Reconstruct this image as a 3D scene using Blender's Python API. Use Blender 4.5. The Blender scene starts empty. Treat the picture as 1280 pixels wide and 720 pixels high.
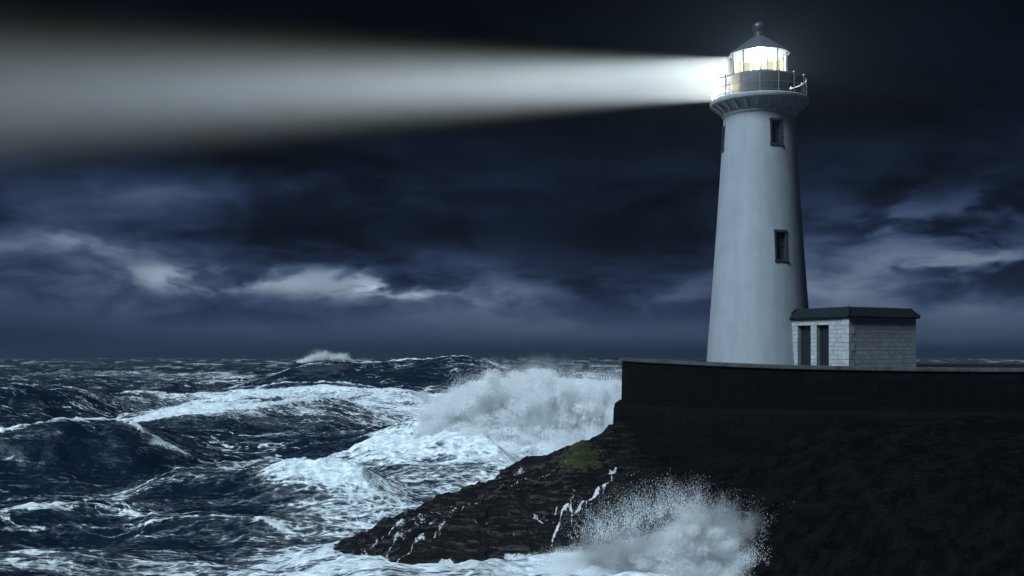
import bpy, bmesh, math, random
import numpy as np
from mathutils import Vector
random.seed(4); rng = np.random.default_rng(7)
PI = math.pi; R = math.radians
sc = bpy.context.scene; C = sc.collection

# ------------------------------------------------------------------ helpers
def tag(o, label=None, cat=None, group=None, kind=None):
    if label: o['label'] = label
    if cat: o['category'] = cat
    if group: o['group'] = group
    if kind: o['kind'] = kind
    return o
def empty(name, loc, rz=0):
    o = bpy.data.objects.new(name, None); C.objects.link(o); o.location = loc; o.rotation_euler = (0, 0, rz); return o
def obj(name, bm, mat, parent=None, smooth=False):
    me = bpy.data.meshes.new(name); bm.to_mesh(me); bm.free()
    o = bpy.data.objects.new(name, me); C.objects.link(o); me.materials.append(mat)
    if smooth:
        for p in me.polygons: p.use_smooth = True
        me.set_sharp_from_angle(angle=R(38))
    if parent: o.parent = parent
    return o
def npmesh(name, V, F, mat, parent=None, smooth=True, attrs=None):
    me = bpy.data.meshes.new(name); V = np.asarray(V, np.float32); F = np.asarray(F, np.int32); k = F.shape[1]
    me.vertices.add(len(V)); me.vertices.foreach_set('co', V.ravel())
    me.loops.add(F.size); me.loops.foreach_set('vertex_index', F.ravel())
    me.polygons.add(len(F)); me.polygons.foreach_set('loop_start', np.arange(0, F.size, k, dtype=np.int32))
    me.polygons.foreach_set('loop_total', np.full(len(F), k, np.int32))
    me.polygons.foreach_set('use_smooth', np.full(len(F), smooth))
    for nm, a in (attrs or {}).items():
        at = me.attributes.new(nm, 'FLOAT', 'POINT'); at.data.foreach_set('value', np.asarray(a, np.float32).ravel())
    me.update(calc_edges=True); me.materials.append(mat)
    o = bpy.data.objects.new(name, me); C.objects.link(o)
    if parent: o.parent = parent
    return o
def add_box(bm, c, s, rz=0, tilt=None):
    r = bmesh.ops.create_cube(bm, size=1)
    for v in r['verts']:
        p = Vector((v.co.x*s[0], v.co.y*s[1], v.co.z*s[2]))
        if rz: p.rotate(__import__('mathutils').Euler((0, 0, rz)))
        v.co = p + Vector(c)
def add_lathe(bm, prof, n=64, cap0=True, cap1=True, a0=0):
    rings = []
    for r, z in prof:
        rings.append([bm.verts.new((r*math.cos(a0+2*PI*i/n), r*math.sin(a0+2*PI*i/n), z)) for i in range(n)])
    for a, b in zip(rings, rings[1:]):
        for i in range(n): bm.faces.new((a[i], a[(i+1) % n], b[(i+1) % n], b[i]))
    if cap0: bm.faces.new(list(reversed(rings[0])))
    if cap1: bm.faces.new(rings[-1])
def add_tube(bm, p, q, r, n=8):
    p, q = Vector(p), Vector(q); d = (q-p).normalized(); u = d.orthogonal().normalized(); w = d.cross(u)
    A = [bm.verts.new(p+(u*math.cos(2*PI*i/n)+w*math.sin(2*PI*i/n))*r) for i in range(n)]
    B = [bm.verts.new(q+(u*math.cos(2*PI*i/n)+w*math.sin(2*PI*i/n))*r) for i in range(n)]
    for i in range(n): bm.faces.new((A[i], A[(i+1) % n], B[(i+1) % n], B[i]))
    bm.faces.new(list(reversed(A))); bm.faces.new(B)

# numpy noise ------------------------------------------------------
def _h(ix, iy, s):
    n = (ix.astype(np.int64)*374761393 + iy.astype(np.int64)*668265263 + s*982451653) & 0xffffffff
    n = ((n ^ (n >> 13))*1274126177) & 0xffffffff
    return ((n ^ (n >> 16)) & 0xffff)/65535.0
def vnoise(x, y, s=0):
    ix, iy = np.floor(x), np.floor(y); fx, fy = x-ix, y-iy
    fx = fx*fx*fx*(fx*(fx*6-15)+10); fy = fy*fy*fy*(fy*(fy*6-15)+10)
    a, b = _h(ix, iy, s), _h(ix+1, iy, s); c, d = _h(ix, iy+1, s), _h(ix+1, iy+1, s)
    return (a+(b-a)*fx)*(1-fy)+(c+(d-c)*fx)*fy
def fbm(x, y, o=4, s=0, g=.5):
    t = 0; a = 1; n = 0
    for k in range(o): t = t+a*vnoise(x*2**k+17.3*k, y*2**k-9.1*k, s+k); n += a; a *= g
    return t/n
def ridged(x, y, o=4, s=0):
    t = 0; a = 1; n = 0
    for k in range(o): t = t+a*(1-np.abs(2*vnoise(x*2**k+3.3*k, y*2**k+5.1*k, s+k)-1)); n += a; a *= .5
    return t/n
def sstep(a, b, x):
    t = np.clip((x-a)/(b-a), 0, 1); return t*t*(3-2*t)

# node helpers ------------------------------------------------------
class NT:
    def __init__(s, nt): s.nt = nt; nt.nodes.clear()
    def n(s, t, **kw):
        nd = s.nt.nodes.new(t)
        ins = kw.pop('ins', {})
        for k, v in kw.items(): setattr(nd, k, v)
        for k, v in ins.items():
            if hasattr(v, 'links') or isinstance(v, bpy.types.NodeSocket): s.nt.links.new(v, nd.inputs[k])
            else: nd.inputs[k].default_value = v
        return nd
    def m(s, op, a, b=0.0, c=0.0, clamp=False):
        nd = s.n('ShaderNodeMath', operation=op, use_clamp=clamp, ins={0: a, 1: b, 2: c}); return nd.outputs[0]
    def mr(s, v, a, b, c=0.0, d=1.0, t='SMOOTHSTEP'):
        nd = s.n('ShaderNodeMapRange', interpolation_type=t, clamp=True) if t == 'LINEAR' else s.n('ShaderNodeMapRange', interpolation_type=t)
        for k, x in zip(('Value', 'From Min', 'From Max', 'To Min', 'To Max'), (v, a, b, c, d)):
            if isinstance(x, bpy.types.NodeSocket): s.nt.links.new(x, nd.inputs[k])
            else: nd.inputs[k].default_value = x
        return nd.outputs['Result']
    def noise(s, vec, scale, det=4, rough=.55, dist=0, **kw):
        return s.n('ShaderNodeTexNoise', ins={'Vector': vec, 'Scale': scale, 'Detail': det, 'Roughness': rough, 'Distortion': dist}, **kw).outputs['Fac']
    def scale(s, vec, sc_, rot=(0, 0, 0), loc=(0, 0, 0)):
        return s.n('ShaderNodeMapping', ins={'Vector': vec, 'Scale': sc_, 'Rotation': rot, 'Location': loc}).outputs[0]
    def mix(s, f, a, b):
        nd = s.n('ShaderNodeMix', data_type='RGBA', ins={0: f})
        for k, v in ((6, a), (7, b)):
            if isinstance(v, bpy.types.NodeSocket): s.nt.links.new(v, nd.inputs[k])
            else: nd.inputs[k].default_value = (*v, 1)[:4]
        return nd.outputs[2]
    def bump(s, h, st=.3, dist=.05, nrm=None):
        ins = {'Height': h, 'Strength': st, 'Distance': dist}
        if nrm: ins['Normal'] = nrm
        return s.n('ShaderNodeBump', ins=ins).outputs[0]
    def out(s, sh, vol=False):
        o = s.n('ShaderNodeOutputMaterial'); s.nt.links.new(sh, o.inputs['Volume' if vol else 'Surface'])
def mat(name):
    m = bpy.data.materials.new(name); m.use_nodes = True; return m, NT(m.node_tree)
def rough_mat(name, col, col2, sc_=3, rough=.7, bumpd=.02, streak=True, spec=.5, metallic=0):
    m, t = mat(name); oc = t.n('ShaderNodeTexCoord').outputs['Object']
    a = t.noise(oc, sc_, 6, .62); b = t.noise(t.scale(oc, (4, 4, .35)), sc_*.6, 5, .6) if streak else a
    f = t.mr(t.m('ADD', t.m('MULTIPLY', a, .5), t.m('MULTIPLY', b, .5)), .4, .66)
    p = t.n('ShaderNodeBsdfPrincipled', ins={'Base Color': t.mix(f, col, col2), 'Roughness': rough, 'Metallic': metallic, 'Specular IOR Level': spec,
        'Normal': t.bump(t.noise(oc, sc_*6, 5, .6), .5, bumpd)})
    t.out(p.outputs[0]); return m

# ------------------------------------------------------------------ camera: eye 9 m above the sea, horizon below the middle
F = 1400.0
cam = bpy.data.cameras.new('camera'); co = bpy.data.objects.new('camera', cam); C.objects.link(co)
co.location = (0, 0, 9); co.rotation_euler = (R(90), 0, 0)
cam.sensor_width = 36; cam.lens = 36*F/1280; cam.shift_y = 83/1280; cam.clip_end = 9000; cam.clip_start = .1
sc.camera = co
def P(px, py, Y):            # helper used while measuring the place: a bearing and a distance give a point
    return ((px-640)/F*Y, Y, 9-(py-443)/F*Y)

# ------------------------------------------------------------------ light
SUN_EL, SUN_AZ = 47, 41      # moonlight: high, from the left and a little from the camera side
sd = Vector((-math.cos(R(SUN_EL))*math.cos(R(SUN_AZ)), -math.cos(R(SUN_EL))*math.sin(R(SUN_AZ)), math.sin(R(SUN_EL))))
L = bpy.data.lights.new('moon', 'SUN'); L.energy = 4.7; L.angle = R(24); L.color = (.66, .85, 1.0)
lo = bpy.data.objects.new('moon', L); C.objects.link(lo); lo.rotation_euler = sd.to_track_quat('Z', 'Y').to_euler()

w = bpy.data.worlds.new('World'); sc.world = w; w.use_nodes = True; t = NT(w.node_tree)
g = t.n('ShaderNodeTexCoord').outputs['Generated']
sx = t.n('ShaderNodeSeparateXYZ', ins={0: g}).outputs
az = t.m('ARCTAN2', sx[0], sx[1]); el = t.m('ARCSINE', sx[2])
ae = t.n('ShaderNodeCombineXYZ', ins={0: az, 1: el, 2: 0.0}).outputs[0]
warp = t.n('ShaderNodeTexNoise', ins={'Vector': t.scale(ae, (1, 2.5, 1)), 'Scale': 7.0, 'Detail': 5.0, 'Roughness': .55}).outputs['Color']
wv = t.n('ShaderNodeVectorMath', operation='MULTIPLY_ADD', ins={0: warp, 1: (.11, .035, 0), 2: ae}).outputs[0]
n1 = t.noise(t.scale(wv, (5.2, 13, 1), loc=(3.1, 1.7, 0)), 1, 4, .5)
n2 = t.noise(t.scale(wv, (13, 34, 1), loc=(9, 4, 0)), 1, 4, .52)
n3 = t.noise(t.scale(wv, (4, 12, 1), loc=(1.3, 8.2, 0)), 1, 4, .5)
def band(nodes):
    r = t.n('ShaderNodeValToRGB', ins={0: t.m('MULTIPLY', el, 1/.34)})
    e = r.color_ramp.elements
    for k, (p_, v) in enumerate(nodes):
        x = e[k] if k < 2 else e.new(p_)
        x.position = p_; x.color = (v, v, v, 1)
    r.color_ramp.interpolation = 'EASE'; return r.outputs[0]
def pel(py): return (443-py)/F/.34
base = band([(0, .11), (pel(405), .14), (pel(370), .155), (pel(330), .105), (pel(290), .062), (pel(230), .030), (pel(150), .005), (1, .0012)])
cloud = t.mr(t.m('ADD', t.m('MULTIPLY', n1, .62), t.m('MULTIPLY', n2, .38)), .37, .63, .22, 1.75)
low = t.mr(el, .012, .055, 1.0, 0.0)            # even rain veil low on the horizon
cl = t.m('ADD', t.m('MULTIPLY', cloud, t.m('SUBTRACT', 1.0, low)), low)
V = t.m('MULTIPLY', base, cl)
def bump2(px, py, sa, se, amp, nz, lo_, hi):
    a0 = math.atan((px-640)/F); e0 = math.atan((443-py)/F*math.cos(a0))
    ws = t.n('ShaderNodeSeparateXYZ', ins={0: wv}).outputs
    dx = t.m('DIVIDE', t.m('SUBTRACT', ws[0], a0+.055), sa/F); dy = t.m('DIVIDE', t.m('SUBTRACT', ws[1], e0+.0175), se/F)
    q = t.m('EXPONENT', t.m('MULTIPLY', t.m('ADD', t.m('MULTIPLY', dx, dx), t.m('MULTIPLY', dy, dy)), -1.0))
    return t.m('MULTIPLY', t.m('MULTIPLY', q, t.mr(nz, lo_, hi)), amp)
SK = [(495, 366, 46, 9, 1.5, n2, .36, .60), (235, 350, 85, 12, .27, n2, .42, .60), (400, 352, 100, 15, .24, n2, .42, .62), (110, 308, 85, 15, .13, n2, .42, .62),
      (580, 372, 90, 12, .10, n2, .3, .6), (170, 240, 190, 26, .10, n3, .40, .62), (390, 232, 90, 22, .09, n1, .35, .6), (1150, 275, 120, 22, .13, n2, .38, .6),
      (1215, 330, 80, 20, .20, n2, .40, .6), (1110, 320, 150, 40, .05, n1, .35, .6), (1180, 415, 130, 18, .05, n3, .2, .6), (700, 410, 160, 30, .03, n3, .3, .6)]
for s_ in SK: V = t.m('ADD', V, bump2(*s_))
# heavy dark cloud masses
def dark(px, py, sa, se, amt):
    global V
    V = t.m('MULTIPLY', V, t.m('SUBTRACT', 1.0, bump2(px, py, sa, se, amt, n1, .0, .3)))
dark(760, 290, 190, 70, .95); dark(480, 290, 190, 30, .7); dark(300, 190, 400, 22, .6); dark(0, 420, 170, 60, .55); dark(900, 150, 420, 90, .5); dark(330, 300, 60, 18, .35)
tint = t.mix(t.mr(V, .02, .35, 0, 1), (.25, .44, 1.04), (.70, .90, 1.18))
col = t.n('ShaderNodeVectorMath', operation='SCALE', ins={0: tint, 'Scale': V}).outputs[0]
sky = t.n('ShaderNodeTexSky', sky_type='NISHITA', sun_disc=False, sun_elevation=R(SUN_EL), sun_rotation=R(270-SUN_AZ))
bgs = t.n('ShaderNodeBackground', ins={0: sky.outputs[0], 1: .0004}); bgc = t.n('ShaderNodeBackground', ins={0: col, 1: 1.0})
ad = t.n('ShaderNodeAddShader', ins={0: bgs.outputs[0], 1: bgc.outputs[0]})
wo = t.n('ShaderNodeOutputWorld', ins={'Surface': ad.outputs[0]})

# ------------------------------------------------------------------ materials
M = {}
M['tower'] = rough_mat('white_render', (.30, .32, .35), (.255, .273, .30), .9, .6, .01)
M['trim'] = rough_mat('grey_trim', (.36, .37, .38), (.24, .25, .26), 5, .6, .01)
M['corbel'] = rough_mat('corbel_stone', (.40, .41, .42), (.28, .29, .30), 4, .6, .01)
M['murette'] = rough_mat('lantern_steel', (.055, .06, .062), (.035, .038, .042), 4, .55, .008)
M['roof_metal'] = rough_mat('lantern_roof_metal', (.06, .066, .075), (.028, .031, .036), 3, .42, .01, spec=.4)
M['black_metal'] = rough_mat('black_metal', (.02, .022, .025), (.012, .013, .015), 5, .4, .01)
M['rail'] = rough_mat('painted_rail', (.16, .165, .17), (.10, .105, .11), 9, .5, .005)
M['slate'] = rough_mat('dark_slate', (.012, .015, .018), (.007, .009, .011), 6, .7, .03, spec=.12)
M['door'] = rough_mat('dark_door_paint', (.010, .013, .020), (.006, .008, .013), 5, .5, .01)
M['pane'], t = mat('dark_window_glass')
t.out(t.n('ShaderNodeBsdfPrincipled', ins={'Base Color': (.035, .045, .045, 1), 'Roughness': .12}).outputs[0])
M['frame'] = rough_mat('window_frame_paint', (.035, .04, .045), (.02, .024, .03), 9, .5, .005)

def block_mat(name, c1, c2, mortar, bw, bh, msz=.03, bumpd=.03, rough=.8, spec=.3):
    m, t = mat(name); uv = t.n('ShaderNodeUVMap', uv_map='UVMap').outputs[0]; oc = t.n('ShaderNodeTexCoord').outputs['Object']
    wz = t.n('ShaderNodeTexNoise', ins={'Vector': oc, 'Scale': 3.0, 'Detail': 3.0}).outputs['Color']
    uv2 = t.n('ShaderNodeVectorMath', operation='MULTIPLY_ADD', ins={0: wz, 1: (.05, .04, 0), 2: uv}).outputs[0]
    b = t.n('ShaderNodeTexBrick', ins={'Vector': uv2, 'Color1': (*c1, 1), 'Color2': (*c2, 1), 'Mortar': (*mortar, 1), 'Scale': 1.0, 'Mortar Size': msz, 'Mortar Smooth': .5,
              'Brick Width': bw, 'Row Height': bh, 'Bias': 0.0})
    n = t.noise(oc, 2.2, 7, .65)
    c = t.mix(t.mr(n, .35, .68, 0, .75), b.outputs[0], tuple(x*.55 for x in c1))
    h = t.m('ADD', t.m('MULTIPLY', b.outputs['Fac'], -1.0), t.m('MULTIPLY', t.noise(oc, 9, 5, .6), .8))
    t.out(t.n('ShaderNodeBsdfPrincipled', ins={'Base Color': c, 'Roughness': rough, 'Specular IOR Level': spec, 'Normal': t.bump(h, .7, bumpd)}).outputs[0]); return m
M['hutstone'] = block_mat('whitewashed_blocks', (.44, .45, .47), (.36, .37, .39), (.22, .225, .23), .46, .21, .02, .02)
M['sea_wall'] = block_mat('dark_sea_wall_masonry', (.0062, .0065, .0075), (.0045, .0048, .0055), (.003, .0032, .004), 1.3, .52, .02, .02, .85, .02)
M['coping'] = rough_mat('coping_stone', (.06, .062, .066), (.03, .031, .034), 2.5, .8, .03, streak=False, spec=.08)
M['deck'] = rough_mat('deck_stone', (.012, .0125, .014), (.008, .0085, .01), 1.5, .9, .03, streak=False, spec=.1)

def uv_box(o, per='auto'):     # metric UVs by face direction
    me = o.data; uv = me.uv_layers.new(name='UVMap')
    for p in me.polygons:
        n = p.normal
        for li in p.loop_indices:
            v = me.vertices[me.loops[li].vertex_index].co
            if abs(n.z) > .7: uv.data[li].uv = (v.x, v.y)
            else:
                tx, ty = -n.y, n.x; l = math.hypot(tx, ty) or 1
                uv.data[li].uv = ((v.x*tx+v.y*ty)/l, v.z)

# ------------------------------------------------------------------ lighthouse
TX, TY, ZF = 13.24, 60.0, 8.35
lh = empty('lighthouse', (TX, TY, ZF))
tag(lh, 'tall white tapering lighthouse with lit lantern on the stone platform above the sea', 'lighthouse')
ZT = 21.75-ZF
def trad(z):      # slight batter towards the foot
    u = z/ZT; return 1.88+(2.80-1.88)*(1-u)**1.12
# facing angle is measured from -Y (towards the viewer), positive to the right
WINS = [(R(-88), 147, 183, .52), (R(14.3), 147, 179, .62), (R(16.0), 288, 326, .66)]
def zpy(py): return 9-(py-443)/F*58-ZF
wins = []
for a, y0, y1, wd in WINS:
    z1, z0 = zpy(y0+1), zpy(y1); r = trad((z0+z1)/2); wins.append((a-wd/2/r, a+wd/2/r, z0, z1, a, wd))
wins[0] = (wins[0][0], wins[0][1], wins[1][2]-.05, wins[1][3]-.1, wins[0][4], wins[0][5])
angs = sorted(set([2*PI*i/120-PI for i in range(120)]))
for wv_ in wins:
    for x in wv_[:2]:
        k = min(range(len(angs)), key=lambda i: abs(angs[i]-x)); angs[k] = x
zs = sorted(set([ZT*i/30 for i in range(31)])); 
for wv_ in wins:
    for x in wv_[2:4]:
        k = min(range(1, len(zs)-1), key=lambda i: abs(zs[i]-x)); zs[k] = x
def cyl(a, r, z): return (r*math.sin(a), -r*math.cos(a), z)
bm = bmesh.new(); grid = [[bm.verts.new(cyl(a, trad(z), z)) for a in angs] for z in zs]
def in_win(a, z):
    return any(x[0] < a < x[1] and x[2] < z < x[3] for x in wins)
N = len(angs)
for j in range(len(zs)-1):
    for i in range(N):
        a0 = angs[i]; a1 = angs[(i+1) % N]+(2*PI if i == N-1 else 0)
        if in_win((a0+a1)/2, (zs[j]+zs[j+1])/2): continue
        bm.faces.new((grid[j][i], grid[j][(i+1) % N], grid[j+1][(i+1) % N], grid[j+1][i]))
obj('tower', bm, M['tower'], lh, True)
for x in wins:
    a, wd = x[4], x[5]; z0, z1 = x[2], x[3]; zc = (z0+z1)/2
    rt, rb = trad(z1), trad(z0); rr = trad(zc)
    # window frame = lining of the opening + surround standing a little proud + sill
    bm = bmesh.new()
    def wb(u0, u1, za, zb, din, dout):       # box in window space; u along the wall, depths relative to the wall face
        vs = []
        for zz in (za, zb):
            rad = trad(zz)
            for uu in (u0, u1):
                for dd in (-din, dout):
                    vs.append(bm.verts.new((math.sin(a)*(rad+dd)+math.cos(a)*uu, -math.cos(a)*(rad+dd)+math.sin(a)*uu, zz)))
        for f in ((0, 1, 3, 2), (4, 6, 7, 5), (0, 4, 5, 1), (2, 3, 7, 6), (0, 2, 6, 4), (1, 5, 7, 3)): bm.faces.new([vs[k] for k in f])
    h = wd/2
    wb(-h-.03, -h+.06, z0, z1, .30, .012); wb(h-.06, h+.03, z0, z1, .30, .012)
    wb(-h-.05, h+.05, z1-.07, z1+.06, .30, .035); wb(-h-.06, h+.06, z0-.07, z0+.05, .30, .05)
    bmesh.ops.recalc_face_normals(bm, faces=bm.faces)
    fr = obj('window', bm, M['frame'], lh)
    bm = bmesh.new(); wb(-h+.06, h-.06, z0+.05, z1-.07, .26, -.22); bmesh.ops.recalc_face_normals(bm, faces=bm.faces)
    obj('pane', bm, M['pane'], fr)
    bm = bmesh.new(); wb(-.018, .018, z0+.05, z1-.07, .215, -.18); wb(-h+.06, -.018, zc-.015, zc+.015, .215, -.18); wb(.018, h-.06, zc-.015, zc+.015, .215, -.18)
    bmesh.ops.recalc_face_normals(bm, faces=bm.faces); obj('glazing_bar', bm, M['frame'], fr)
# cornice: smooth cove with a ring of corbels
zg = 22.38-ZF
bm = bmesh.new(); add_lathe(bm, [(1.9, ZT-.10), (1.96, ZT-.02), (1.94, ZT+.06), (1.98, ZT+.18), (2.10, ZT+.36), (2.30, zg-.14), (2.34, zg-.06)], 96, False, False)
obj('cornice', bm, M['corbel'], lh, True)
NC = 24
for k in range(NC):
    a = 2*PI*k/NC; bm = bmesh.new(); ca, sa = math.cos(a), math.sin(a)
    vs = []
    for hw, off in ((.07, 0), (.15, 1)):
        pass
    prof = [(1.93, ZT+.08), (2.02, ZT+.10), (2.22, ZT+.30), (2.46, zg-.17), (2.48, zg-.10), (1.93, zg-.10)]
    L_ = [bm.verts.new((ca*r+sa*.085, sa*r-ca*.085, z)) for r, z in prof]; R_ = [bm.verts.new((ca*r-sa*.085, sa*r+ca*.085, z)) for r, z in prof]
    bm.faces.new(L_); bm.faces.new(list(reversed(R_)))
    for i in range(len(prof)): bm.faces.new((L_[i], R_[i], R_[(i+1) % 6], L_[(i+1) % 6]))
    bmesh.ops.recalc_face_normals(bm, faces=bm.faces)
    obj('corbel', bm, M['corbel'], lh)
bm = bmesh.new(); add_lathe(bm, [(2.42, zg-.10), (2.56, zg-.07), (2.60, zg), (2.60, zg+.12), (2.56, zg+.17), (1.5, zg+.19)], 96)
obj('gallery_deck', bm, M['trim'], lh, True)
zd = zg+.18
NP = 16; rail_r = 2.46
rl = None
for zz, rr_ in ((zd+1.0, .030), (zd+.52, .018), (zd+.12, .016)):
    bm = bmesh.new()
    for k in range(64):
        a, b = 2*PI*k/64, 2*PI*(k+1)/64
        add_tube(bm, (rail_r*math.cos(a), rail_r*math.sin(a), zz), (rail_r*math.cos(b), rail_r*math.sin(b), zz), rr_, 6)
    bmesh.ops.remove_doubles(bm, verts=bm.verts, dist=.006)
    o = obj('railing' if rl is None else 'rail', bm, M['rail'], rl or lh); rl = rl or o
for k in range(NP):
    a = 2*PI*(k+.5)/NP; bm = bmesh.new(); add_tube(bm, (rail_r*math.cos(a), rail_r*math.sin(a), zd-.02), (rail_r*math.cos(a), rail_r*math.sin(a), zd+1.06), .03, 8)
    bmesh.ops.create_uvsphere(bm, u_segments=8, v_segments=6, radius=.05, matrix=__import__('mathutils').Matrix.Translation((rail_r*math.cos(a), rail_r*math.sin(a), zd+1.07)))
    obj('railing_post', bm, M['rail'], rl, True)
# lantern room
zm1 = 23.87-ZF; zgl = 25.03-ZF
bm = bmesh.new(); add_lathe(bm, [(1.53, zd-.01), (1.53, zm1-.08), (1.58, zm1-.05), (1.58, zm1), (1.40, zm1+.015), (.2, zm1+.016)], 64, True, True); obj('lantern_wall', bm, M['murette'], lh, True)
M['glass'], t = mat('lantern_glass')
lw = t.n('ShaderNodeFresnel', ins={'IOR': 1.35}).outputs[0]
tr = t.n('ShaderNodeBsdfTransparent', ins={0: (.97, .98, .97, 1)}); gl = t.n('ShaderNodeBsdfGlossy', ins={0: (.8, .85, .9, 1), 'Roughness': .08})
t.out(t.n('ShaderNodeMixShader', ins={0: t.m('MULTIPLY', lw, .5), 1: tr.outputs[0], 2: gl.outputs[0]}).outputs[0])
bm = bmesh.new(); add_lathe(bm, [(1.46, zm1+.012), (1.46, zgl-.01)], 64, False, False); obj('lantern_glass', bm, M['glass'], lh, True)
for k in range(10):
    a = 2*PI*k/10+R(9); bm = bmesh.new(); add_box(bm, (1.485*math.cos(a), 1.485*math.sin(a), (zm1+zgl)/2), (.05, .05, zgl-zm1), a)
    obj('glazing_bar', bm, M['trim'], lh)
# lens: glowing ribbed glass drum
M['lens'], t = mat('lit_lens')
oc = t.n('ShaderNodeTexCoord').outputs['Object']; zz = t.n('ShaderNodeSeparateXYZ', ins={0: oc}).outputs
rib = t.m('SINE', t.m('MULTIPLY', zz[2], 62.0))
ang = t.m('ARCTAN2', zz[1], zz[0]); pan = t.m('SINE', t.m('MULTIPLY', ang, 8.0))
e = t.m('ADD', t.m('ADD', 1.05, t.m('MULTIPLY', rib, .09)), t.m('MULTIPLY', pan, .10))
em = t.n('ShaderNodeEmission', ins={0: (1.0, .97, .45, 1), 1: t.m('MULTIPLY', e, .33)}); tr = t.n('ShaderNodeBsdfTransparent')
t.out(t.n('ShaderNodeAddShader', ins={0: em.outputs[0], 1: tr.outputs[0]}).outputs[0])
bm = bmesh.new(); add_lathe(bm, [(1.10, zm1+.03), (1.22, zm1+.2), (1.28, (zm1+zgl)/2), (1.22, zgl-.2), (1.10, zgl-.04)], 64, False, False); obj('lens', bm, M['lens'], lh, True)
for zz_ in (0,):
    for k in range(6):
        bm = bmesh.new(); a = 2*PI*k/6+R(37); add_box(bm, (1.31*math.cos(a), 1.31*math.sin(a), (zm1+zgl)/2), (.03, .045, zgl-zm1-.08), a)
        obj('lens_frame', bm, M['trim'], lh)
ze = 25.05-ZF
bm = bmesh.new(); add_lathe(bm, [(1.42, zgl-.012), (1.62, zgl), (1.63, ze+.05), (1.60, ze+.09), (1.42, ze+.16), (.80, ze+.62), (.42, ze+.88), (.26, ze+.98)], 12, True, True, R(15))
rf = obj('lantern_roof', bm, M['roof_metal'], lh, True)
bm = bmesh.new(); za = ze+.96
add_lathe(bm, [(.30, za-.04), (.29, za+.10), (.28, za+.24), (.34, za+.30), (.38, za+.42), (.38, za+.56), (.32, za+.69), (.18, za+.77), (.05, za+.80)], 24)
obj('vent_ball', bm, M['black_metal'], rf, True)
# lamp light and the lens's beam
pl = bpy.data.lights.new('lamp', 'POINT'); pl.energy = 2700; pl.shadow_soft_size = .03; pl.color = (.90, .95, .86)
po = bpy.data.objects.new('lamp', pl); C.objects.link(po); po.location = (TX, TY, ZF+(zm1+zgl)/2+.05)
for nm, sy, spread, en, col_, slope in (('lens_beam', 2.4, 10.6, 155000, (.90, .83, .82), .022), ('lens_glare', 2.4, 14, 75000, (1.0, .83, .26), .020)):
    al = bpy.data.lights.new(nm, 'AREA'); al.shape = 'ELLIPSE'; al.size = sy; al.size_y = sy; al.spread = R(spread); al.energy = en; al.color = col_
    ao = bpy.data.objects.new(nm, al); C.objects.link(ao); ao.location = (TX-1.62, TY, 23.72); ao.rotation_euler = Vector((1, 0, slope)).to_track_quat('Z', 'Y').to_euler()
# thin mist ball added round the lantern so the lamp gets a halo
m, t = mat('halo_air'); oc = t.n('ShaderNodeTexCoord').outputs['Object']
ln = t.n('ShaderNodeVectorMath', operation='LENGTH', ins={0: oc}).outputs['Value']
dn = t.m('POWER', t.m('SUBTRACT', 1.0, t.m('MULTIPLY', ln, 1/11.0), clamp=True), 2.0)
t.out(t.n('ShaderNodeVolumePrincipled', ins={'Color': (.72, .84, 1, 1), 'Density': t.m('MULTIPLY', dn, .0012), 'Anisotropy': .72}).outputs[0], True)
bm = bmesh.new(); bmesh.ops.create_icosphere(bm, subdivisions=3, radius=11.0); o = obj('halo_mist', bm, m); o.location = (TX+3.2, TY-.5, 24.3); tag(o, kind='stuff')

# ------------------------------------------------------------------ keeper's hut at the foot of the tower
TH = R(30); hc = (16.33, 54.3)
hut = empty('hut', (hc[0], hc[1], ZF), TH); tag(hut, 'small white block outbuilding with two dark doors and slate roof against the tower', 'outbuilding')
WR, WL, HH = 4.75, 3.95, 2.45           # local: +X runs along the right face, +Y along the left face
bm = bmesh.new()
def q(*p): return bm.faces.new([bm.verts.new(x) for x in p])
doors = [(2.52, 3.44), (1.30, 2.12)]; dh = 2.12; dp = .22
# left face (x=0), with the two door openings
ys = sorted([0, WL]+[y for d in doors for y in d])
for i in range(len(ys)-1):
    y0, y1 = ys[i], ys[i+1]
    if any(abs(y0-d[0]) < 1e-6 for d in doors):
        q((0, y0, dh), (0, y0, HH), (0, y1, HH), (0, y1, dh))
        q((0, y0, 0), (dp, y0, 0), (dp, y0, dh), (0, y0, dh)); q((0, y1, 0), (0, y1, dh), (dp, y1, dh), (dp, y1, 0)); q((0, y0, dh), (dp, y0, dh), (dp, y1, dh), (0, y1, dh))
    else: q((0, y0, 0), (0, y0, HH), (0, y1, HH), (0, y1, 0))
q((0, 0, 0), (WR, 0, 0), (WR, 0, HH), (0, 0, HH)); q((WR, 0, 0), (WR, WL, 0), (WR, WL, HH), (WR, 0, HH)); q((WR, WL, 0), (0, WL, 0), (0, WL, HH), (WR, WL, HH))
q((0, 0, HH), (WR, 0, HH), (WR, WL, HH), (0, WL, HH))
wo_ = obj('wall', bm, M['hutstone'], hut); uv_box(wo_)
for k in range(6):      # quoins on the near corner
    h0 = k*.41; a, b = (.42, .24) if k % 2 == 0 else (.24, .42)
    bm = bmesh.new(); add_box(bm, (a/2-.02, b/2-.02, h0+.2), (a, b, .385)); bmesh.ops.bevel(bm, geom=bm.edges[:], offset=.015, segments=1)
    obj('quoin', bm, M['corbel'], hut)
for d in doors:
    bm = bmesh.new(); add_box(bm, (dp+.03, (d[0]+d[1])/2, dh/2), (.05, d[1]-d[0]+.04, dh+.02)); 
    for k in range(4):
        add_box(bm, (dp-.003, d[0]+.12+k*(d[1]-d[0]-.24)/3, dh/2), (.016, .17, dh-.12))
    dr = obj('door', bm, M['door'], hut)
    bm = bmesh.new(); add_box(bm, (dp-.04, d[0]+.12, 1.02), (.05, .04, .12)); obj('handle', bm, M['black_metal'], dr)
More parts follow.
